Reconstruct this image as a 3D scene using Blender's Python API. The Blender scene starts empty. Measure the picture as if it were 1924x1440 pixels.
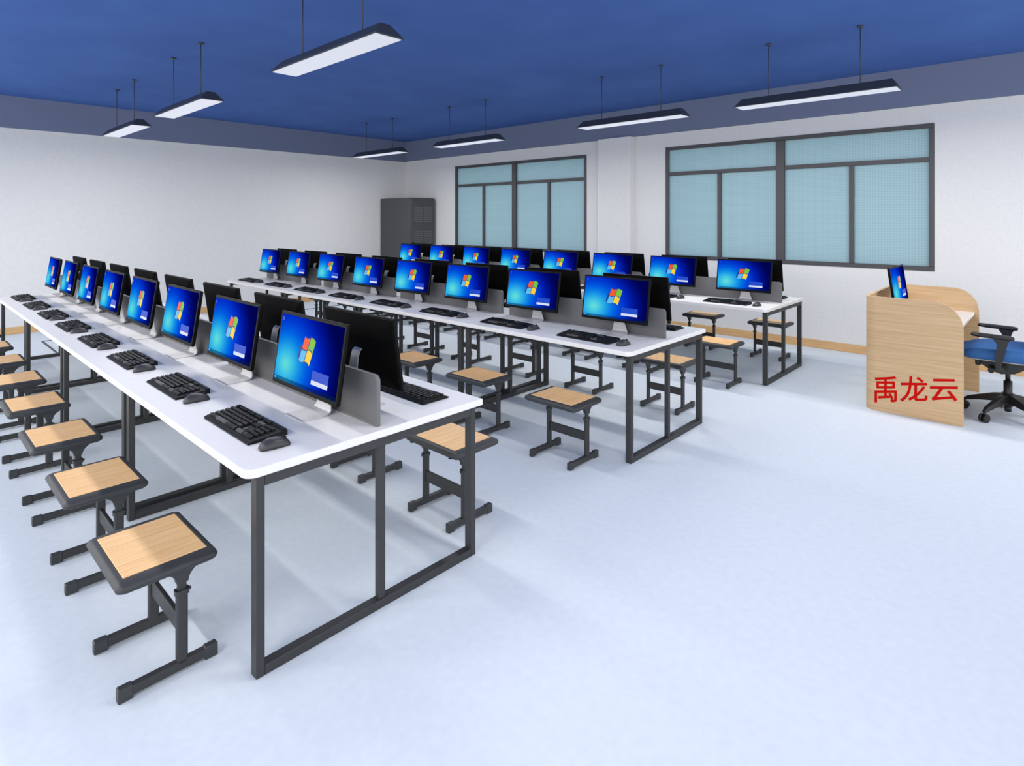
import bpy, bmesh, math, random
from mathutils import Vector, Matrix
random.seed(4)
C = bpy.context.scene.collection
PI = math.pi

# ------------------------------------------------------------------ materials
def lin(c):
    return tuple(((v/255)/12.92 if v/255 <= .04045 else ((v/255+.055)/1.055)**2.4) for v in c)+(1,)

def mat(name, col, rough=.5, metal=0.0, col2=None, scale=8, stretch=(1,1,1), bump=0, spec=.5, detail=4):
    m = bpy.data.materials.new(name); m.use_nodes = True
    nt = m.node_tree; b = nt.nodes['Principled BSDF']
    b.inputs['Base Color'].default_value = lin(col)
    b.inputs['Roughness'].default_value = rough
    b.inputs['Metallic'].default_value = metal
    b.inputs['Specular IOR Level'].default_value = spec
    if col2 or bump:
        tc = nt.nodes.new('ShaderNodeTexCoord'); mp = nt.nodes.new('ShaderNodeMapping')
        mp.inputs['Scale'].default_value = stretch
        nz = nt.nodes.new('ShaderNodeTexNoise'); nz.inputs['Scale'].default_value = scale; nz.inputs['Detail'].default_value = detail
        nt.links.new(tc.outputs['Object'], mp.inputs['Vector']); nt.links.new(mp.outputs['Vector'], nz.inputs['Vector'])
        if col2:
            r = nt.nodes.new('ShaderNodeValToRGB')
            r.color_ramp.elements[0].position = .32; r.color_ramp.elements[0].color = lin(col)
            r.color_ramp.elements[1].position = .68; r.color_ramp.elements[1].color = lin(col2)
            nt.links.new(nz.outputs['Fac'], r.inputs['Fac']); nt.links.new(r.outputs['Color'], b.inputs['Base Color'])
        if bump:
            bp = nt.nodes.new('ShaderNodeBump'); bp.inputs['Strength'].default_value = bump; bp.inputs['Distance'].default_value = .002
            nt.links.new(nz.outputs['Fac'], bp.inputs['Height']); nt.links.new(bp.outputs['Normal'], b.inputs['Normal'])
    return m

def emis(name, col, strength=1.0):
    m = bpy.data.materials.new(name); m.use_nodes = True
    nt = m.node_tree; b = nt.nodes['Principled BSDF']
    b.inputs['Base Color'].default_value = (0,0,0,1)
    b.inputs['Roughness'].default_value = .35
    b.inputs['Specular IOR Level'].default_value = .15
    b.inputs['Emission Color'].default_value = lin(col)
    b.inputs['Emission Strength'].default_value = strength
    return m

M = {}
M['floor']   = mat('pale_blue_floor', (206,215,223), .6, col2=(211,220,227), scale=26, bump=.05, spec=.3)
M['wall']    = mat('white_wall_paint', (222,222,221), .85, col2=(216,217,217), scale=30, bump=.1, spec=.2)
M['beam']    = mat('blue_grey_beam_paint', (112,122,148), .85, spec=.2)
M['ceiling'] = mat('blue_ceiling_paint', (74,106,170), .9, col2=(70,100,164), scale=1.5, spec=.1)
M['skirting']= mat('maple_skirting', (214,176,124), .5, col2=(198,156,106), scale=3, stretch=(1.2,1.2,26))
M['desktop'] = mat('white_laminate', (226,225,222), .42, col2=(222,221,219), scale=60, spec=.35)
M['steel']   = mat('charcoal_steel', (47,48,49), .5, col2=(43,44,46), scale=40, bump=.05)
M['panel']   = mat('grey_privacy_panel', (104,104,105), .55)
M['panel_edge'] = mat('light_grey_trim', (150,150,150), .5)
M['bezel']   = mat('black_plastic', (5,5,5), .5, spec=.12)
M['back']    = mat('matte_black_plastic', (4,4,4), .7, spec=.08)
M['alu']     = mat('brushed_aluminium', (206,206,206), .4, .35)
M['kbd']     = mat('black_keyboard_case', (20,20,21), .55, spec=.2)
M['key']     = mat('black_key_plastic', (13,13,14), .5, spec=.2)
M['key2']    = mat('dark_grey_key_plastic', (70,70,72), .5, spec=.3)
M['mouse']   = mat('dark_grey_mouse_plastic', (50,50,52), .42)
M['seatrim'] = mat('charcoal_seat_plastic', (50,52,53), .5, col2=(46,48,49), scale=60, bump=.06)
M['seatwood']= mat('oak_seat_veneer', (240,198,142), .45, col2=(224,174,114), scale=4, stretch=(22,1.4,1), detail=6)
M['lectern'] = mat('maple_veneer', (210,178,135), .5, col2=(192,158,115), scale=3.2, stretch=(.6,.6,20), detail=6)
M['lecdesk'] = mat('cream_laminate', (236,226,216), .5)
M['red']     = mat('red_lettering', (196,8,2), .7, spec=.1)
M['fabric']  = mat('blue_chair_fabric', (52,102,160), .9, col2=(46,94,150), scale=220, bump=.3)
M['chair']   = mat('black_chair_plastic', (20,20,21), .45)
M['cream']   = mat('cream_seat_shell', (205,196,180), .6)
M['winframe']= mat('dark_grey_window_frame', (70,70,72), .5)
M['rack']    = mat('charcoal_rack_steel', (68,69,71), .5)
M['rackvent']= mat('grey_rack_vent', (92,92,94), .6)
M['hood']    = mat('dark_lamp_hood', (54,58,66), .5)
M['lampwhite'] = emis('lamp_diffuser', (226,230,245), .85)

def glass():
    m = bpy.data.materials.new('frosted_blue_glass'); m.use_nodes = True
    nt = m.node_tree; b = nt.nodes['Principled BSDF']; out = nt.nodes['Material Output']
    tc = nt.nodes.new('ShaderNodeTexCoord'); mp = nt.nodes.new('ShaderNodeMapping')
    mp.inputs['Rotation'].default_value = (0, PI/4, 0); mp.inputs['Scale'].default_value = (45,45,45)
    ck = nt.nodes.new('ShaderNodeTexChecker'); ck.inputs['Scale'].default_value = 1
    ck.inputs['Color1'].default_value = lin((178,203,210)); ck.inputs['Color2'].default_value = lin((166,192,201))
    nt.links.new(tc.outputs['Object'], mp.inputs['Vector']); nt.links.new(mp.outputs['Vector'], ck.inputs['Vector'])
    nt.links.new(ck.outputs['Color'], b.inputs['Base Color'])
    b.inputs['Roughness'].default_value = .35; b.inputs['Specular IOR Level'].default_value = .3
    tr = nt.nodes.new('ShaderNodeBsdfTranslucent'); nt.links.new(ck.outputs['Color'], tr.inputs['Color'])
    mx = nt.nodes.new('ShaderNodeMixShader'); mx.inputs['Fac'].default_value = .45
    nt.links.new(b.outputs['BSDF'], mx.inputs[1]); nt.links.new(tr.outputs['BSDF'], mx.inputs[2])
    nt.links.new(mx.outputs['Shader'], out.inputs['Surface'])
    return m
M['glass'] = glass()

def screen_mat():
    m = bpy.data.materials.new('lit_blue_desktop_screen'); m.use_nodes = True
    nt = m.node_tree; N = nt.nodes; L = nt.links
    b = N['Principled BSDF']; b.inputs['Base Color'].default_value = (0,0,0,1); b.inputs['Roughness'].default_value = .4
    b.inputs['Specular IOR Level'].default_value = 0
    uv = N.new('ShaderNodeTexCoord')
    def glow(cx, cy, sx, sy, stops):
        mp = N.new('ShaderNodeMapping'); mp.vector_type = 'POINT'
        mp.inputs['Location'].default_value = (-cx*sx, -cy*sy, 0); mp.inputs['Scale'].default_value = (sx, sy, 0)
        L.new(uv.outputs['UV'], mp.inputs['Vector'])
        ln = N.new('ShaderNodeVectorMath'); ln.operation = 'LENGTH'; L.new(mp.outputs['Vector'], ln.inputs[0])
        r = N.new('ShaderNodeValToRGB'); r.color_ramp.interpolation = 'B_SPLINE'
        el = r.color_ramp.elements
        while len(el) < len(stops): el.new(.5)
        for e, (p, c) in zip(el, stops): e.position = p; e.color = lin(c)
        L.new(ln.outputs['Value'], r.inputs['Fac'])
        return r
    r = glow(.17, .26, 1.2, .85, [(0,(105,220,205)),(.12,(60,195,225)),(.27,(10,140,225)),(.43,(0,80,220)),(.62,(0,38,195)),(.80,(0,12,130)),(1,(0,2,60))])
    # darker taskbar strip along the bottom
    sp = N.new('ShaderNodeSeparateXYZ'); L.new(uv.outputs['UV'], sp.inputs[0])
    lt = N.new('ShaderNodeMath'); lt.operation = 'LESS_THAN'; lt.inputs[1].default_value = .055; L.new(sp.outputs['Y'], lt.inputs[0])
    mf = N.new('ShaderNodeMath'); mf.operation = 'MULTIPLY'; mf.inputs[1].default_value = .62; L.new(lt.outputs[0], mf.inputs[0])
    mx = N.new('ShaderNodeMixRGB'); mx.inputs['Color2'].default_value = lin((6,26,60))
    L.new(mf.outputs[0], mx.inputs['Fac']); L.new(r.outputs['Color'], mx.inputs['Color1'])
    L.new(mx.outputs['Color'], b.inputs['Emission Color']); b.inputs['Emission Strength'].default_value = 1.0
    return m
M['screen'] = screen_mat()
M['lred'] = emis('logo_red', (238,84,28), .95); M['lgreen'] = emis('logo_green', (120,190,50), .95)
M['lblue'] = emis('logo_blue', (90,185,240), .95); M['lyellow'] = emis('logo_yellow', (250,205,40), .95)
M['lshade'] = emis('logo_shadow_blue', (0,50,140), .8)
M['dialog'] = emis('dialog_white', (214,222,240), .95); M['dialogbg'] = emis('dialog_blue', (14,70,205), .9)

# ------------------------------------------------------------------ mesh helpers
def link(o, parent=None):
    C.objects.link(o)
    if parent is not None: o.parent = parent
    return o

class MB:
    """collects shapes for ONE mesh object"""
    def __init__(s): s.bm = bmesh.new(); s.mats = []
    def mi(s, m):
        if m not in s.mats: s.mats.append(m)
        return s.mats.index(m)
    def add(s, verts, faces, m, smooth=False):
        vs = [s.bm.verts.new(v) for v in verts]; i = s.mi(m); out = []
        for f in faces:
            try:
                fc = s.bm.faces.new([vs[k] for k in f]); fc.material_index = i; fc.smooth = smooth; out.append(fc)
            except ValueError: pass
        return vs, out
    def box(s, x0, x1, y0, y1, z0, z1, m, bev=0, seg=1):
        vs, fs = s.add([(x0,y0,z0),(x1,y0,z0),(x1,y1,z0),(x0,y1,z0),(x0,y0,z1),(x1,y0,z1),(x1,y1,z1),(x0,y1,z1)],
              [(0,3,2,1),(4,5,6,7),(0,1,5,4),(1,2,6,5),(2,3,7,6),(3,0,4,7)], m)
        if bev:
            es = list({e for f in fs for e in f.edges})
            r = bmesh.ops.bevel(s.bm, geom=es, offset=bev, segments=seg, profile=.5, affect='EDGES', clamp_overlap=True)
            for f in r['faces']: f.material_index = s.mi(m); f.smooth = seg > 1
        return s
    def rbox(s, x0, x1, y0, y1, z0, z1, r, m, n=5, top=0):
        """box with rounded vertical corners; top = small chamfer of the upper rim"""
        pts = []
        for cx, cy, a0 in ((x1-r,y1-r,0),(x0+r,y1-r,PI/2),(x0+r,y0+r,PI),(x1-r,y0+r,1.5*PI)):
            for k in range(n+1):
                a = a0+k*PI/2/n; pts.append((cx+r*math.cos(a), cy+r*math.sin(a)))
        cx, cy = (x0+x1)/2, (y0+y1)/2
        rings = [(z0,0),(z1-top,0)]
        if top: rings += [(z1-top*.3, top*.3),(z1, top)]
        s.loft([[ (px-(math.copysign(d,px-cx)), py-(math.copysign(d,py-cy)), z) for px,py in pts] for z,d in rings], m, smooth=False)
        return s
    def loft(s, rings, m, smooth=True, caps=True):
        n = len(rings[0]); vs = [[s.bm.verts.new(p) for p in r] for r in rings]; i = s.mi(m)
        for a, b in zip(vs, vs[1:]):
            for k in range(n):
                f = s.bm.faces.new([a[k], a[(k+1)%n], b[(k+1)%n], b[k]]); f.material_index = i; f.smooth = smooth
        if caps:
            f = s.bm.faces.new(vs[0][::-1]); f.material_index = i
            f = s.bm.faces.new(vs[-1]); f.material_index = i
        return s
    def tube(s, p, q, r0, r1=None, m=None, n=12):
        r1 = r0 if r1 is None else r1
        p, q = Vector(p), Vector(q); d = (q-p).normalized()
        u = d.orthogonal().normalized(); v = d.cross(u)
        s.loft([[c+(u*math.cos(2*PI*k/n)+v*math.sin(2*PI*k/n))*r for k in range(n)] for c, r in ((p,r0),(q,r1))], m)
        return s
    def prism(s, pts, axis, a, b, m, smooth=False):
        """polygon extruded along an axis: 'x' pts=(y,z); 'y' pts=(x,z); 'z' pts=(x,y)"""
        f = {'x': lambda p,t: (t,p[0],p[1]), 'y': lambda p,t: (p[0],t,p[1]), 'z': lambda p,t: (p[0],p[1],t)}[axis]
        s.loft([[f(p,a) for p in pts],[f(p,b) for p in pts]], m, smooth)
        return s
    def ball(s, c, r, m, n=16, sc=(1,1,1)):
        rings = []
        for i in range(1, n//2):
            t = PI*i/(n//2)
            rings.append([(c[0]+sc[0]*r*math.sin(t)*math.cos(2*PI*k/n), c[1]+sc[1]*r*math.sin(t)*math.sin(2*PI*k/n), c[2]-sc[2]*r*math.cos(t)) for k in range(n)])
        s.loft(rings, m)
        return s
    def build(s, name, parent=None, loc=None):
        bmesh.ops.recalc_face_normals(s.bm, faces=s.bm.faces)
        me = bpy.data.meshes.new(name); s.bm.to_mesh(me); s.bm.free()
        for m in s.mats: me.materials.append(m)
        o = bpy.data.objects.new(name, me); link(o, parent)
        if loc: o.location = loc
        return o

def tag(o, label, cat, group=None):
    o['label'] = label; o['category'] = cat
    if group: o['group'] = group
    return o
def empty(name, loc=(0,0,0), rz=0):
    o = bpy.data.objects.new(name, None); o.empty_display_size = .1
    o.location = loc; o.rotation_euler = (0,0,rz); return link(o)
def copy_tree(o, parent=None):
    kids = [k for k in KIDS.get(o.name, [])]
    c = o.copy(); link(c, parent)
    for k in kids: copy_tree(k, c)
    return c
KIDS = {}
def index_kids(root):
    for o in [root]+list(root.children_recursive): KIDS[o.name] = list(o.children)
def struct(o): o['kind'] = 'structure'; return o

# ------------------------------------------------------------------ layout (metres; camera stands over the origin)
E0   = -2.1335                   # near end of every desk row
ROWY = (.8219, 3.2045, 5.5845)   # camera-side edge of the three rows
W, U, T = 1.0953, 1.7195, .75    # desk depth, desk length (two places a side), desk height
P = U/2
XW, YW, ZC = -11.15, 7.70, 3.35
rowname = ('front row', 'middle row', 'window-side row')
ordn = ('first', 'second', 'third', 'fourth', 'fifth', 'sixth', 'seventh', 'eighth')

# ------------------------------------------------------------------ room shell
b = MB(); b.box(XW-.2, 3.4, -3.4, YW+.2, -.1, 0, M['floor']); struct(b.build('floor'))
b = MB(); b.box(XW-.2, 3.4, -3.4, YW+.2, ZC, ZC+.12, M['ceiling']); struct(b.build('ceiling'))
b = MB(); b.box(XW-.2, XW, -3.4, YW+.2, 0, ZC, M['wall']); struct(b.build('wall_left'))
WIN = [(-9.40,-5.98),(-4.47,-1.045)]; WZ0, WZ1 = 1.04, 2.705
b = MB()                                             # window wall with two openings
xs = [XW, WIN[0][0], WIN[0][1], WIN[1][0], WIN[1][1], 3.4]
for i in range(0, 6, 2): b.box(xs[i], xs[i+1], YW, YW+.2, 0, ZC, M['wall'])
for (a, c) in WIN:
    b.box(a, c, YW, YW+.2, 0, WZ0, M['wall']); b.box(a, c, YW, YW+.2, WZ1, ZC, M['wall'])
struct(b.build('wall_back'))
b = MB(); b.box(XW, XW+.05, -3.4, YW, 2.905, ZC, M['beam']); struct(b.build('trim_1'))
b = MB(); b.box(XW+.05, 3.4, YW-.05, YW, 2.915, ZC, M['beam']); struct(b.build('trim_2'))
b = MB(); b.box(-5.66, -5.03, YW-.12, YW, 0, 2.915, M['wall'], .004); struct(b.build('trim_3'))
b = MB(); b.box(XW, XW+.014, -3.4, YW, 0, .10, M['skirting'], .003); struct(b.build('baseboard_left'))
b = MB(); b.box(XW+.014, -5.66, YW-.014, YW, 0, .10, M['skirting'], .003); b.box(-5.66, -5.03, YW-.134, YW-.12, 0, .10, M['skirting'], .003)
b.box(-5.03, 3.4, YW-.014, YW, 0, .10, M['skirting'], .003); struct(b.build('baseboard_back'))

for n, (a, c) in enumerate(WIN):
    root = struct(empty('window_%d' % (n+1), ((a+c)/2, YW+.03, WZ0)))
    w = c-a; h = WZ1-WZ0; y0, y1 = -.045, .03
    f = MB(); fr = M['winframe']; t = .05
    f.box(-w/2, w/2, y0, y1, 0, t, fr, .004); f.box(-w/2, w/2, y0, y1, h-t, h, fr, .004)
    f.box(-w/2, -w/2+t, y0, y1, t, h-t, fr, .004); f.box(w/2-t, w/2, y0, y1, t, h-t, fr, .004)
    f.box(-.052, .052, y0-.005, y1, t, h-t, fr, .004)
    zt = 2.30-WZ0
    f.box(-w/2+t, -.052, y0+.01, y1, zt-.025, zt+.025, fr, .003); f.box(.052, w/2-t, y0+.01, y1, zt-.025, zt+.025, fr, .003)
    for sx in (-1, 1):
        f.box(sx*.857-.027, sx*.857+.027, y0+.01, y1, t, zt-.025, fr, .003)
    f.build('window_frame', root)
    for sx in (-1, 1):
        for (p0, p1, z0, z1) in ((.052,.83,t,zt-.025),(.884,w/2-t,t,zt-.025),(.052,w/2-t,zt+.025,h-t)):
            g = MB(); x0, x1 = sorted((sx*p0, sx*p1)); g.box(x0, x1, -.004, .004, z0, z1, M['glass']); g.build('window_pane', root)

# ------------------------------------------------------------------ desks
def make_desk(outer_near, outer_far):
    """origin: floor, near end (+x) of the camera-side edge; runs toward -x"""
    root = empty('workstation_desk')
    t = MB(); st = M['steel']
    if outer_near or outer_far:
        r = .045; n = 6
        pts = []
        x0, x1 = -U+.001, -.001
        for cx, cy, a0, on in ((x1,W,0,0),(x0,W,PI/2,0),(x0,0,PI,outer_far),(x1,0,1.5*PI,outer_near)):
            if on:
                ccx = cx-r if cx > -1 else cx+r; ccy = cy-r if cy > .5 else cy+r
                for k in range(n+1):
                    a = a0+k*PI/2/n; pts.append((ccx+r*math.cos(a), ccy+r*math.sin(a)))
            else: pts.append((cx, cy))
        rings = []
        for z, d in ((T-.032,.002),(T-.029,0),(T-.004,0),(T-.001,.0012),(T,.004)):
            rings.append([(px-math.copysign(d,px+U/2), py-math.copysign(d,py-W/2), z) for px,py in pts])
        t.loft(rings, M['desktop'], smooth=False)
    else:
        t.box(-U+.001, -.001, 0, W, T-.032, T, M['desktop'], .0035, 2)
    t.build('tabletop', root)
    for end, outer in ((0, outer_near), (-U, outer_far)):
        ins = .010 if outer else .027
        xa, xb = (end-ins-.045, end-ins) if end == 0 else (end+ins, end+ins+.045)
        for y in (.037, W-.037-.03):
            l = MB(); l.box(xa, xb, y, y+.03, 0, T-.032, st, .002); l.build('leg', root)
        l = MB(); l.box(xa+.006, xb-.006, W/2-.015, W/2+.015, .035, T-.072, st, .002); l.build('centre_post', root)
        l = MB(); l.box(xa, xb, .067, W-.067, 0, .035, st, .002); l.build('foot_bar', root)
        l = MB(); l.box(xa, xb, .067, W-.067, T-.072, T-.032, st, .002); l.build('top_bar', root)
    for y in (.30, W-.33):
        l = MB(); l.box(-U+.08, -.08, y, y+.03, T-.072, T-.032, st, .002); l.build('rail', root)
    # upright grey privacy panel along the middle
    xa, xb = -U+.052, -.046; r = .028; z1 = .966
    pts = [(xa,T)]
    pts += [(xa+r-r*math.cos(k*PI/12), z1-r+r*math.sin(k*PI/12)) for k in range(7)]
    pts += [(xb-r+r*math.sin(k*PI/12), z1-r+r*math.cos(k*PI/12)) for k in range(7)]
    pts += [(xb,T)]
    p = MB(); p.prism(pts, 'y', W/2-.009, W/2+.009, M['panel']); o = p.build('privacy_panel', root)
    return root

unit_names = ('first', 'second', 'third', 'fourth')
protos = {}
for ri, fy in enumerate(ROWY):
    for u in range(4):
        key = (u == 0, u == 3)
        if key not in protos:
            protos[key] = make_desk(*key); index_kids(protos[key]); d = protos[key]
        else: d = copy_tree(protos[key])
        d.location = (E0-u*U, fy, 0)
        if u == 0: lab = 'white desk on charcoal steel frames, at the near end of the %s' % rowname[ri]
        elif u == 3: lab = 'white desk on charcoal steel frames, at the far end of the %s' % rowname[ri]
        else: lab = 'white desk on charcoal steel frames, %s from the near end of the %s' % (unit_names[u], rowname[ri])
        tag(d, lab, 'desk', 'white four-place desks joined into rows')

# ------------------------------------------------------------------ stool
def make_stool():
    root = empty('wooden_top_stool')
    yc = -.012; rim = M['seatrim']
    s = MB()   # moulded rim: stacked rounded rectangles
    def rr(hx, hy, z, r, n=6):
        pts = []
        for sx, sy, a0 in ((1,1,0),(-1,1,PI/2),(-1,-1,PI),(1,-1,1.5*PI)):
            for k in range(n+1):
                a = a0+k*PI/2/n; pts.append((sx*(hx-r)+r*math.cos(a), yc+sy*(hy-r)+r*math.sin(a), z))
        return pts
    s.loft([rr(.195,.12,.378,.02), rr(.215,.142,.381,.02), rr(.225,.152,.389,.022), rr(.229,.155,.399,.024), rr(.225,.151,.409,.022),
            rr(.214,.141,.416,.018), rr(.188,.132,.419,.006), rr(.183,.128,.4195,.004), rr(.183,.128,.414,.004)], rim)
    # curved brackets sweeping down from the shell into each post
    for sx in (-1, 1):
        x = sx*.1685; pr = []
        for k in range(9):
            a = k/8*PI/2; pr.append((.038-.018-.085*(1-math.sin(a)), .382-.06*(1-math.cos(a))))
        pr2 = [(.076-y, z) for y, z in pr][::-1]
        s.prism(pr+pr2, 'x', x-.013, x+.013, rim)
    s.build('seat_frame', root)
    w = MB(); w.box(-.182,.182, yc-.127, yc+.127, .412, .421, M['seatwood'], .0015); w.build('seat', root)
    st = M['steel']
    for sx in (-1, 1):
        x = sx*.1685
        p = MB(); p.rbox(x-.0125, x+.0125, .0195, .0565, .034, .285, .008, st, 3)
        p.rbox(x-.0095, x+.0095, .0235, .0525, .285, .38, .006, st, 3)
        p.build('post', root)
        c = MB(); c.rbox(x-.0165, x+.0165, .0155, .0605, .278, .296, .009, st, 3); c.tube((x,.060,.287),(x,.067,.287),.006,m=st,n=8); c.build('height_collar', root)
        f = MB(); f.rbox(x-.0125, x+.0125, -.118, .118, .010, .042, .003, st, 2); fo = f.build('foot', root)
        for sy in (-1, 1):
            y0, y1 = sorted((sy*.110, sy*.153))
            e = MB(); e.box(x-.0155, x+.0155, y0, y1, 0, .047, M['seatrim'], .003); e.build('end_cap', fo)
    c = MB(); c.rbox(-.157,.157, .029, .047, .138, .196, .006, st, 3, top=.004); c.build('crossbar', root)
    return root

# ------------------------------------------------------------------ monitor (origin on the desk, screen toward -y)
def make_monitor():
    root = empty('desktop_monitor')
    hw, zb, zt = .302, .1057, .4391
    tilt = math.atan2(.0486, zt-zb); Hh = math.hypot(.0486, zt-zb)
    Mx = Matrix.Translation((0,0,zb)) @ Matrix.Rotation(-tilt, 4, 'X')
    def xf(o): o.matrix_local = Mx; return o
    b = MB(); b.box(-hw, hw, 0, .014, 0, Hh, M['bezel'], .003, 2)
    xf(b.build('bezel', root))
    b = MB()
    b.loft([[(sx*(hw-d), y, Hh/2+sz*(Hh/2-d)) for sx, sz in ((1,-1),(1,1),(-1,1),(-1,-1))] for d, y in ((.004,.0142),(.006,.020),(.05,.030),(.07,.032))], M['back'], smooth=False)
    bk = xf(b.build('back_cover', root))
    # screen surface, UV mapped so the desktop gradient fits it
    bz, bb = .014, .020
    me = bpy.data.meshes.new('screen'); x0, x1, z0, z1 = -hw+bz, hw-bz, bb, Hh-bz
    me.from_pydata([(x0,-.0012,z0),(x1,-.0012,z0),(x1,-.0012,z1),(x0,-.0012,z1),(x0,.003,z0),(x1,.003,z0),(x1,.003,z1),(x0,.003,z1)], [],
                   [(0,1,2,3),(4,7,6,5),(0,4,5,1),(1,5,6,2),(2,6,7,3),(3,7,4,0)])
    uvl = me.uv_layers.new(name='UVMap')
    for lp in me.loops:
        v = me.vertices[lp.vertex_index].co; uvl.data[lp.index].uv = ((v.x-x0)/(x1-x0), (v.z-z0)/(z1-z0))
    me.materials.append(M['screen'])
    sc = link(bpy.data.objects.new('screen', me), root); sc.matrix_local = Mx
    sw, sh = x1-x0, z1-z0
    # four-pane waving flag
    lg = MB(); ang = math.radians(-9); cx, cz, S = x0+.50*sw, z0+.55*sh, .056
    def flag(u, v):
        z = v+.14*math.sin(u*PI*.95+.35); x = u*.92+.16*v*.9
        return (cx+S*(x*math.cos(ang)-z*math.sin(ang)), -.0022, cz+S*(x*math.sin(ang)+z*math.cos(ang)))
    def patch(u0,u1,v0,v1,m,off=(0,0),y=None):
        n = 6; vs = []
        for j in range(n+1):
            for i in range(n+1):
                p = flag(u0+(u1-u0)*i/n, v0+(v1-v0)*j/n); vs.append((p[0]+off[0], p[1] if y is None else y, p[2]+off[1]))
        lg.add(vs, [(j*(n+1)+i, j*(n+1)+i+1, (j+1)*(n+1)+i+1, (j+1)*(n+1)+i) for j in range(n) for i in range(n)], m)
    patch(-.98,-.05,.05,1.0,M['lred']); patch(.05,.98,.05,1.0,M['lgreen'])
    patch(-.98,-.05,-1.0,-.05,M['lblue']); patch(.05,.98,-1.0,-.05,M['lyellow'])
    patch(-1.28,-1.0,-.95,.2,M['lshade'],y=-.0018); patch(-1.0,1.0,-1.06,1.06,M['lshade'],y=-.0016)
    lg.build('logo', sc)
    dg = MB()
    def rect(u0,u1,v0,v1,m,y): dg.add([(x0+u0*sw,y,z0+v0*sh),(x0+u1*sw,y,z0+v0*sh),(x0+u1*sw,y,z0+v1*sh),(x0+u0*sw,y,z0+v1*sh)], [(0,1,2,3)], m)
    rect(.62,.87,.105,.30,M['dialogbg'],-.0016); rect(.62,.87,.105,.165,M['dialog'],-.002)
    dg.build('dialog_box', sc)
    dg = MB(); rect(.02,.045,.90,.96,M['dialogbg'],-.0016); dg.build('desktop_icon', sc)
    dg = MB(); rect(.018,.04,.012,.042,M['lblue'],-.0018); dg.build('start_button', sc)
    # bent sheet stand: foot plate, curve, tapering neck
    st = MB(); al = M['alu']
    prof = [(-.034,.0,.081),(.060,.0,.081),(.085,.001,.080),(.100,.006,.076),(.108,.016,.070),(.110,.03,.064),(.100,.10,.044),(.088,.17,.036),(.079,.235,.032),(.070,.262,.032),(.058,.272,.032)]
    tk = .004; rings = []
    for i,(y,z,hwid) in enumerate(prof):
        a = prof[max(i-1,0)]; c = prof[min(i+1,len(prof)-1)]
        ty, tz = c[0]-a[0], c[1]-a[1]; l = math.hypot(ty,tz); ny, nz = -tz/l*tk, ty/l*tk
        rings.append([(-hwid,y,z),(hwid,y,z),(hwid,y+ny,z+nz),(-hwid,y+ny,z+nz)])
    rings = [[(p[0]-.01,p[1],p[2]) for p in r] for r in rings]
    st.loft(rings, al, smooth=False)
    st.build('stand', root)
    return root

# ------------------------------------------------------------------ keyboard + mouse (origin centre, on desk, user at -y)
def make_keyboard():
    root = empty('computer_keyboard')
    hw, d = .2385, .0765
    c = MB()
    prof = [(-d,0),(-d,.006),(-d+.012,.011),(d-.012,.020),(d-.002,.021),(d,.018),(d,0)]
    c.prism(prof, 'x', -hw, hw, M['kbd']); c.box(-hw+.004, hw-.004, d-.016, d-.002, .019, .0245, M['kbd'], .001)
    c.build('keyboard_case', root)
    def block(x0, cols, rows, dark, name, pale=()):
        k = MB(); p = .0187
        for j, row in enumerate(rows):
            y = -d+.018+j*p*1.12; x = x0
            if j == 5: y += .004
            z = .0105+(y+d)*.0735
            for wk, on in row:
                if on:
                    a, b2 = x+.0008, x+wk*p-.0008; q = .0032; h = .0085
                    m = M['key2'] if (name, j, round(x-x0,3)) in pale or on == 2 else M['key']
                    y2 = y+p-.0008
                    k.add([(a,y,z),(b2,y,z),(b2,y2,z),(a,y2,z),(a+.0015,y+.0012,z+h),(b2-.0015,y+.0012,z+h),(b2-.0015,y2-q,z+h+.001),(a+.0015,y2-q,z+h+.001)],
                          [(4,5,6,7),(0,1,5,4),(1,2,6,5),(2,3,7,6),(3,0,4,7)], m)
                x += wk*p
        k.build(name, root)
    main = [[(1.3,1),(1.2,1),(1.2,1),(6,2),(1.2,1),(1.2,1),(1.2,1),(1.7,1)],
            [(2.2,1)]+[(1,1)]*10+[(2.8,1)],
            [(1.8,1)]+[(1,1)]*11+[(2.2,1)],
            [(1.5,1)]+[(1,1)]*12+[(1.5,1)],
            [(1,1)]*13+[(2,1)],
            [(1,1),(1,0)]+[(1,1)]*4+[(.5,0)]+[(1,1)]*4+[(.5,0)]+[(1,1)]*3]
    block(-hw+.012, 15, main, None, 'key_block')
    block(-hw+.305, 3, [[(1,2),(1,2),(1,2)],[(1,0),(1,2),(1,0)]], None, 'arrow_keys')
    block(-hw+.305, 3, [[(3,0)],[(3,0)],[(3,0)],[(1,1)]*3,[(1,2)]*3,[(1,1)]*3], None, 'key_block')
    num = [[(2,1),(1,1),(1,1)],[(1,1)]*4,[(1,1)]*4,[(1,1)]*4,[(1,1)]*4,[(4,0)]]
    block(-hw+.372, 4, num, None, 'key_block')
    return root
def make_mouse():
    root = empty('computer_mouse')
    b = MB(); rings = []
    n = 18; L = [(-.054,.55,.012),(-.048,.8,.022),(-.036,.95,.031),(-.018,1,.037),(.004,.98,.038),(.024,.94,.033),(.040,.88,.025),(.050,.75,.017),(.054,.55,.010)]
    for y, w, h in L:
        rings.append([(.031*w*math.copysign(abs(math.cos(PI*k/(n-1)))**.8, math.cos(PI*k/(n-1))), y, max(0,h*math.sin(PI*k/(n-1))**.85 if 0<k<n-1 else 0)) for k in range(n)])
    b.loft(rings, M['mouse']); b.build('mouse_body', root)
    w = MB(); w.tube((-.0035,.034,.0265),(.0035,.034,.0265),.009,m=M['key'],n=12); w.build('scroll_wheel', root)
    s = MB(); s.box(-.0325,-.0295,-.012,.016,.014,.021,M['bezel'],.001); s.build('side_button', root)
    return root

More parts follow.
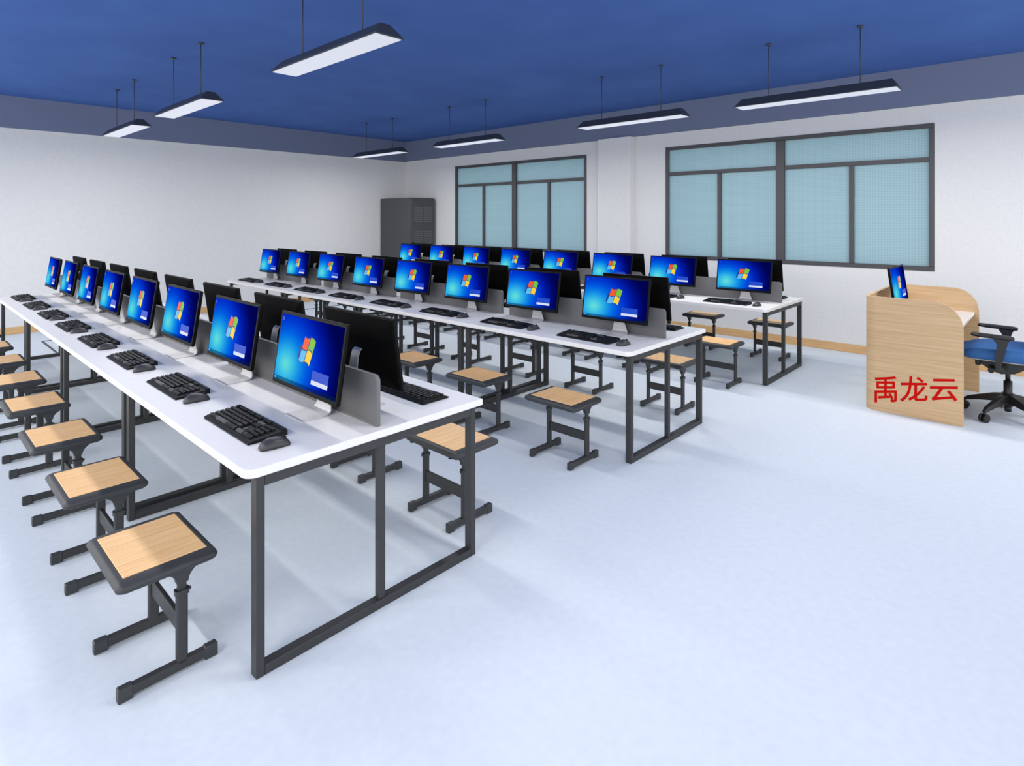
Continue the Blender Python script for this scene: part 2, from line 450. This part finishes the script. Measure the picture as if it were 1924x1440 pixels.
stool0, mon0, kb0, mouse0 = make_stool(), make_monitor(), make_keyboard(), make_mouse()
for o in (stool0, mon0, kb0, mouse0): index_kids(o)
used = set()
# keyboards and mice the photograph shows nothing of
SKIP = set('kb01 kb03 kb04 kb06 kb07 kb11 kb13 kb15 kb16 kb17 kb21 kb22 kb23 kb24 kb25 kb26 kb27 kf23 kf24 kf25 kf26 kf27 ub00 ub01 ub02 ub03 ub04 ub05 ub06 ub07 ub10 ub11 ub12 ub13 ub14 ub15 ub16 ub17 ub20 ub21 ub22 ub23 ub24 ub25 ub26 ub27 uf22 uf23 uf24 uf25 uf26 uf27'.split())
def place(proto, key, loc, rz, label, cat, group):
    if key in SKIP: return None
    if proto.name in used: o = copy_tree(proto)
    else: o = proto; used.add(proto.name)
    o.location = (loc[0], loc[1], loc[2]+.0008); o.rotation_euler = (0,0,rz)
    o['label'] = label; o['category'] = cat; o['group'] = group
    PLACED[key] = o
    return o
PLACED = {}
for ri, fy in enumerate(ROWY):
    for k in range(8):
        cx = E0-P/2-k*P; yc = fy+W/2
        pos = ordn[k]+' from the near end'
        R = rowname[ri]
        place(mon0, 'mf%d%d'%(ri,k), (E0-.4089-k*P, fy+.3906, T), 0, 'lit blue-screen monitor, %s, camera side of the %s' % (pos, R), 'monitor', 'lit monitors facing the camera')
        place(mon0, 'mb%d%d'%(ri,k), (E0-.385-k*P, fy+W-.3906, T), PI, 'black monitor seen from behind, %s, far side of the %s' % (pos, R), 'monitor', 'monitors turned away from the camera')
        place(kb0, 'kf%d%d'%(ri,k), (E0-.485-k*P, fy+.178, T), 0, 'black keyboard, %s, camera side of the %s' % (pos, R), 'keyboard', 'keyboards on the desks')
        place(kb0, 'kb%d%d'%(ri,k), (2*cx-(E0-.485-k*P), fy+W-.178, T), PI, 'black keyboard behind the panel, %s, far side of the %s' % (pos, R), 'keyboard', 'keyboards on the desks')
        place(mouse0, 'uf%d%d'%(ri,k), (E0-.160-k*P, fy+.165, T), math.radians(-8), 'dark grey mouse, %s, camera side of the %s' % (pos, R), 'mouse', 'mice on the desks')
        place(mouse0, 'ub%d%d'%(ri,k), (2*cx-(E0-.160-k*P), fy+W-.165, T), PI-math.radians(8), 'dark mouse behind the panel, %s, far side of the %s' % (pos, R), 'mouse', 'mice on the desks')
        place(stool0, 'sf%d%d'%(ri,k), (cx, fy-.158, 0), 0, 'wooden-top stool, %s, camera side of the %s' % (pos, R), 'stool', 'stools along the desk rows')
        place(stool0, 'sb%d%d'%(ri,k), (cx, fy+W+.143, 0), PI, 'wooden-top stool, %s, far side of the %s' % (pos, R), 'stool', 'stools along the desk rows')

# ------------------------------------------------------------------ pendant lamps
def make_lamp():
    root = empty('pendant_lamp')
    h = MB(); L = .72
    def ring(hx, hy, z): return [(hx,hy,z),(-hx,hy,z),(-hx,-hy,z),(hx,-hy,z)]
    h.loft([ring(L,.1,0), ring(L,.1,.006), ring(L-.05,.035,.085)], M['hood'], smooth=False); h.build('hood', root)
    d = MB(); d.box(-L+.012, L-.012, -.09, .09, -.004, .0, M['lampwhite']); d.build('diffuser', root)
    for x in (-.41, .41):
        r = MB(); r.tube((x,0,.08),(x,0,.6),.004,m=M['hood'],n=8); r.tube((x,0,.585),(x,0,.6),.025,m=M['hood'],n=12); r.build('suspension_rod', root)
    return root
lamp0 = make_lamp(); index_kids(lamp0)
lamps = [(-9.05,2.02,'first from the far wall, camera-side lamp line'),(-6.74,2.02,'second from the far wall, camera-side lamp line'),(-3.81,2.02,'third from the far wall, camera-side lamp line'),
         (-9.02,5.68,'above the corner cabinet, window-side lamp line'),(-6.67,5.68,'in front of the window farther from the lectern'),(-3.77,5.68,'between the two windows, window-side lamp line'),(-1.74,5.68,'in front of the window beside the lectern'),
         # unseen lamps added to extend the lines and brighten the floor
         (-.90,2.02,'added unseen over the open floor beside the front row'),(.85,5.68,'added unseen over the office chair'),(-9.05,-1.64,'first of the added unseen line behind the front stools'),(-6.74,-1.64,'second of the added unseen line behind the front stools'),
         (-3.81,-1.64,'third of the added unseen line behind the front stools'),(-.90,-1.64,'last of the added unseen line behind the front stools')]
for i, (x, y, txt) in enumerate(lamps):
    o = lamp0 if i == 0 else copy_tree(lamp0)
    o.location = (x, y, 2.75); tag(o, 'dark long pendant lamp, '+txt, 'lamp', 'pendant lamps on rods')
for i, (x, y) in enumerate([l[:2] for l in lamps]):
    ld = bpy.data.lights.new('lamp_light', 'AREA'); ld.shape = 'RECTANGLE'; ld.size = 1.38; ld.size_y = .17; ld.energy = {-1.64: 52, 2.02: 23, 5.68: 33}[y]; ld.color = (1,.975,.94)  # covers the added lamps too; their own line is set brightest
    lo = bpy.data.objects.new('lamp_light', ld); link(lo); lo.location = (x, y, 2.74)

# ------------------------------------------------------------------ server rack in the corner
root = tag(empty('server_rack', (XW+.02, 7.04, 0)), 'tall charcoal steel equipment cabinet standing in the far corner', 'cabinet')
b = MB(); b.box(0, 1.09, 0, .61, .03, 2.06, M['rack'], .006); b.box(.03, 1.05, .03, .58, 0, .03, M['back']); b.build('cabinet_body', root)
d = MB(); d.box(1.09, 1.115, .02, .59, .05, 2.04, M['rack'], .004); dr = d.build('door', root)
for z0, z1 in ((1.56,1.92),(.95,1.42),(.3,.8)):
    for y0, y1 in ((.08,.29),(.32,.53)):
        v = MB(); v.box(1.115, 1.117, y0, y1, z0, z1, M['rack'])
        for i in range(int((z1-z0)/.04)): v.box(1.117, 1.120, y0, y1, z0+i*.04, z0+i*.04+.022, M['rackvent'])
        v.build('vent_grille', dr)
v = MB(); v.box(1.115, 1.135, .035, .055, .95, 1.15, M['back'], .003); v.build('handle', dr)

# ------------------------------------------------------------------ thin floor cable duct at the far ends of the rows
b = MB()
b.box(-10.21, -10.19, ROWY[0]+W/2, ROWY[2]+W/2, 0, .006, M['steel'])
for fy in ROWY: b.box(-10.19, E0-4*U+.3, fy+W/2-.01, fy+W/2+.01, 0, .006, M['steel'])
tag(b.build('floor_cable_duct'), 'thin dark cable duct on the floor beyond the far ends of the desks', 'cable duct')

# ------------------------------------------------------------------ lectern
LX0, LX1, LY0, LY1, LH = -1.262, -.557, 5.512, 6.741, .968
root = tag(empty('lectern_desk', ((LX0+LX1)/2, (LY0+LY1)/2, 0)), 'light maple teacher lectern with rounded sides and red lettering', 'lectern')
ox, oy = (LX0+LX1)/2, (LY0+LY1)/2
def local(x, y): return (x-ox, y-oy)
tk, rc = .025, .09
# plan path of the U: open toward +x, rounded corners toward the class
n = 8
def path(off):
    r = rc-off; pts = []
    x1 = LX1; ya, yb = LY0+off, LY1-off; x0 = LX0+off
    pts.append((x1, ya)); pts.append((x1-.01, ya))
    for k in range(12): pts.append((x1-.02-k*.025, ya))
    for k in range(n+1):
        a = -PI/2-k*PI/2/n; pts.append((x0+r+r*math.cos(a), ya+r+r*math.sin(a)))
    for k in range(n+1):
        a = PI-k*PI/2/n; pts.append((x0+r+r*math.cos(a), yb-r+r*math.sin(a)))
    for k in range(12)[::-1]: pts.append((x1-.02-k*.025, yb))
    pts.append((x1-.01, yb)); pts.append((x1, yb))
    return pts
def ztop(x):
    R = .21; dx = x-(LX1-R)
    return LH if dx <= 0 else LH-R+math.sqrt(max(0, R*R-dx*dx))*1.0
po, pi_ = path(0), path(tk)
b = MB(); vo = []
for (xa, ya), (xb, yb) in zip(po, pi_):
    za = ztop(xa)
    vo.append([(xa-ox,ya-oy,0),(xa-ox,ya-oy,za),(xb-ox,yb-oy,za),(xb-ox,yb-oy,0)])
b.loft(vo, M['lectern'], smooth=False); b.build('side_shell', root)
b = MB(); b.box(LX0+tk+.002-ox, LX1-.035-ox, LY0+tk-oy, LY1-tk-oy, .725, .75, M['lecdesk'], .002); b.build('desk_surface', root)
b = MB(); b.box(LX0+.12-ox, LX0+.14-ox, LY0+tk-oy, LY1-tk-oy, .30, .725, M['lectern'], .002); b.build('modesty_board', root)
# red lettering on the camera-side panel
cu = bpy.data.curves.new('red_lettering', 'FONT'); cu.body = '禹龙云'; cu.size = .255; cu.extrude = .0004; cu.bevel_depth = .001; cu.bevel_resolution = 0; cu.align_x = 'LEFT'
try:
    import os
    fp = os.path.join(bpy.utils.resource_path('LOCAL'), 'datafiles', 'fonts', 'Noto Sans CJK Regular.woff2')
    if os.path.exists(fp): cu.font = bpy.data.fonts.load(fp)
except Exception: pass
cu.materials.append(M['red'])
tmp = bpy.data.objects.new('tmp', cu); link(tmp); bpy.context.view_layer.update()
me = bpy.data.meshes.new_from_object(tmp); bpy.data.objects.remove(tmp)
me.name = 'lettering'
xs_ = [v.co.x for v in me.vertices]; ys_ = [v.co.y for v in me.vertices]
bx0, bx1, by0, by1 = min(xs_), max(xs_), min(ys_), max(ys_)
TW = .588
for v in me.vertices:
    u = (v.co.x-bx0)/(bx1-bx0); w = (v.co.y-by0)/(by1-by0); z = v.co.z
    v.co = (u*TW, -.0012-z*.3, w*(.231-.04*u)+u*TW*.223)
lt = bpy.data.objects.new('lettering', me); link(lt, root)
lt.location = (-1.18-ox, LY0-oy, .064)
lt['label'] = 'red painted characters'

# lectern monitor, facing the chair
o = copy_tree(mon0); o.location = (-1.085, 6.15, T+.001); o.rotation_euler = (0,0,PI/2)
tag(o, 'lit monitor standing inside the wooden lectern, seen edge-on', 'monitor')

# ------------------------------------------------------------------ office chair (faces -x)
CX_, CY_ = -.308, 6.03
root = tag(empty('office_chair', (CX_, CY_, 0)), 'blue fabric swivel chair with black armrests behind the lectern', 'chair')
bl = M['chair']
s = MB()   # cushion
def sr(hx0, hx1, hy, z, r, n=6):
    pts = []
    for cx, cy, a0 in ((hx1-r,hy-r,0),(hx0+r,hy-r,PI/2),(hx0+r,-hy+r,PI),(hx1-r,-hy+r,1.5*PI)):
        for k in range(n+1):
            a = a0+k*PI/2/n; pts.append((cx+r*math.cos(a), cy+r*math.sin(a), z))
    return pts
rings = [sr(-.27,.22,.21,.490,.06), sr(-.30,.245,.24,.498,.08), sr(-.315,.255,.255,.520,.09), sr(-.315,.255,.255,.555,.09), sr(-.295,.24,.235,.585,.09), sr(-.25,.20,.19,.603,.08), sr(-.15,.12,.10,.610,.06)]
rings = [[(x, y, z-(.03*max(0,-x-.12)/.2 if z > .56 else 0)) for x,y,z in r] for r in rings]
s.loft(rings, M['fabric']); s.build('seat', root)
s = MB(); s.box(-.22,.20,-.19,.19,.478,.4895,M['cream'],.004); s.build('seat_shell', root)
# backrest: curved padded panel
s = MB(); rings = []
for i in range(13):
    t = i/12; z = .60+t*.52; hy = .20+.045*math.sin(PI*min(1,t*1.15)); bx = .130+.05*(t-.35)**2*4*.6+.05*t
    e = math.sin(PI*min(max(t,.03),.97))**.35; hy *= (.55+.45*e); th = .032*e+.006
    rings.append([(bx+math.copysign(abs(math.cos(a))**.7,math.cos(a))*th-.035*(1-(abs(math.sin(a))))*0+.06*(math.sin(a)**2), math.copysign(abs(math.sin(a))**.8,math.sin(a))*hy, z) for a in [2*PI*k/20 for k in range(20)]])
s.loft(rings, M['fabric']); s.build('backrest', root)
s = MB(); s.prism([(.02,.43),(.22,.45),(.30,.52),(.315,.80),(.29,.80),(.27,.55),(.20,.49),(.02,.47)], 'y', -.04, .04, bl); s.build('back_support', root)
s = MB()
s.prism([(-.20,.478),(.12,.478),(.14,.44),(.05,.38),(-.04,.365),(-.10,.385),(-.19,.44),(-.23,.46)], 'y', -.09, .09, bl)
s.box(-.21,-.17,-.12,.12,.42,.478,bl,.01,2); s.tube((-.10,-.09,.41),(-.10,-.17,.40),.022,m=bl,n=10); s.build('tilt_mechanism', root)
for sy in (-1, 1):
    y = sy*.27
    a = MB(); L0, L1 = -.225, .055
    a.loft([[(x, y+hy*math.cos(q), z+.5*th*math.sin(q)) for q in [2*PI*k/12 for k in range(12)]] for x, hy, z, th in
            ((L0,.018,.700,.012),(L0+.012,.034,.700,.030),(L0+.06,.042,.697,.036),(-.06,.044,.694,.036),(L1-.03,.042,.692,.036),(L1-.006,.034,.690,.028),(L1,.018,.690,.012))], bl)
    ar = a.build('armrest', root)
    a = MB()
    a.prism([(-.085,.685),(.035,.685),(.015,.655),(-.015,.52),(-.025,.46),(-.06,.46),(-.065,.52),(-.055,.64)], 'y', y-.018, y+.018, bl)
    a.prism([(-.06,.46),(-.015,.46),(.0,.425),(-.06,.425)], 'y', min(y+sy*.018,0), max(y+sy*.018,0), bl)
    a.build('arm_support', ar)
s = MB(); s.tube((0,0,.09),(0,0,.30),.030,m=bl,n=16); s.tube((0,0,.30),(0,0,.39),.018,m=bl,n=12); s.tube((0,0,.05),(0,0,.10),.024,m=bl,n=14); s.build('gas_column', root)
s = MB()
legs = []
for k in range(5):
    a = math.radians(243+k*72); dx, dy = math.cos(a), math.sin(a); legs.append((dx,dy))
    nx, ny = -dy, dx; rr_ = []
    for r, hwid, z0, z1 in ((.02,.034,.125,.195),(.10,.030,.120,.180),(.20,.024,.105,.145),(.28,.018,.085,.115),(.305,.014,.075,.095)):
        rr_.append([(dx*r+nx*hwid, dy*r+ny*hwid, z0),(dx*r-nx*hwid, dy*r-ny*hwid, z0),(dx*r-nx*hwid*.7, dy*r-ny*hwid*.7, z1),(dx*r+nx*hwid*.7, dy*r+ny*hwid*.7, z1)])
    s.loft(rr_, bl, smooth=False)
s.tube((0,0,.10),(0,0,.20),.042,m=bl,n=16)
st = s.build('star_base', root)
for dx, dy in legs:
    c = MB(); px_, py_ = dx*.30, dy*.30; nx, ny = -dy, dx
    for sgn in (-1, 1):
        c.tube((px_+nx*sgn*.008, py_+ny*sgn*.008, .033),(px_+nx*sgn*.026, py_+ny*sgn*.026, .033),.033,m=bl,n=18)
    c.tube((px_,py_,.03),(px_,py_,.09),.008,m=bl,n=8); c.build('caster', st)

# ------------------------------------------------------------------ light and camera
w = bpy.data.worlds.new('sky'); bpy.context.scene.world = w; w.use_nodes = True
bg = w.node_tree.nodes['Background']; bg.inputs['Color'].default_value = (1,.98,.95,1); bg.inputs['Strength'].default_value = 2.25
sc = bpy.context.scene
vs = sc.view_settings; vs.view_transform = 'Standard'; vs.look = 'None'; vs.gamma = 1; vs.exposure = .07; vs.use_curve_mapping = False
sc.display_settings.display_device = 'sRGB'
cd = bpy.data.cameras.new('camera'); co = bpy.data.objects.new('camera', cd); link(co); sc.camera = co
cd.sensor_fit = 'HORIZONTAL'; cd.sensor_width = 36; cd.lens = 36*1090.387/1924
cd.shift_x = (962-1045.872)/1924; cd.shift_y = (410.688-720)/1924
co.location = (0,0,1.6335); co.rotation_euler = (PI/2, 0, .712)
cd.clip_start = .05; cd.clip_end = 100
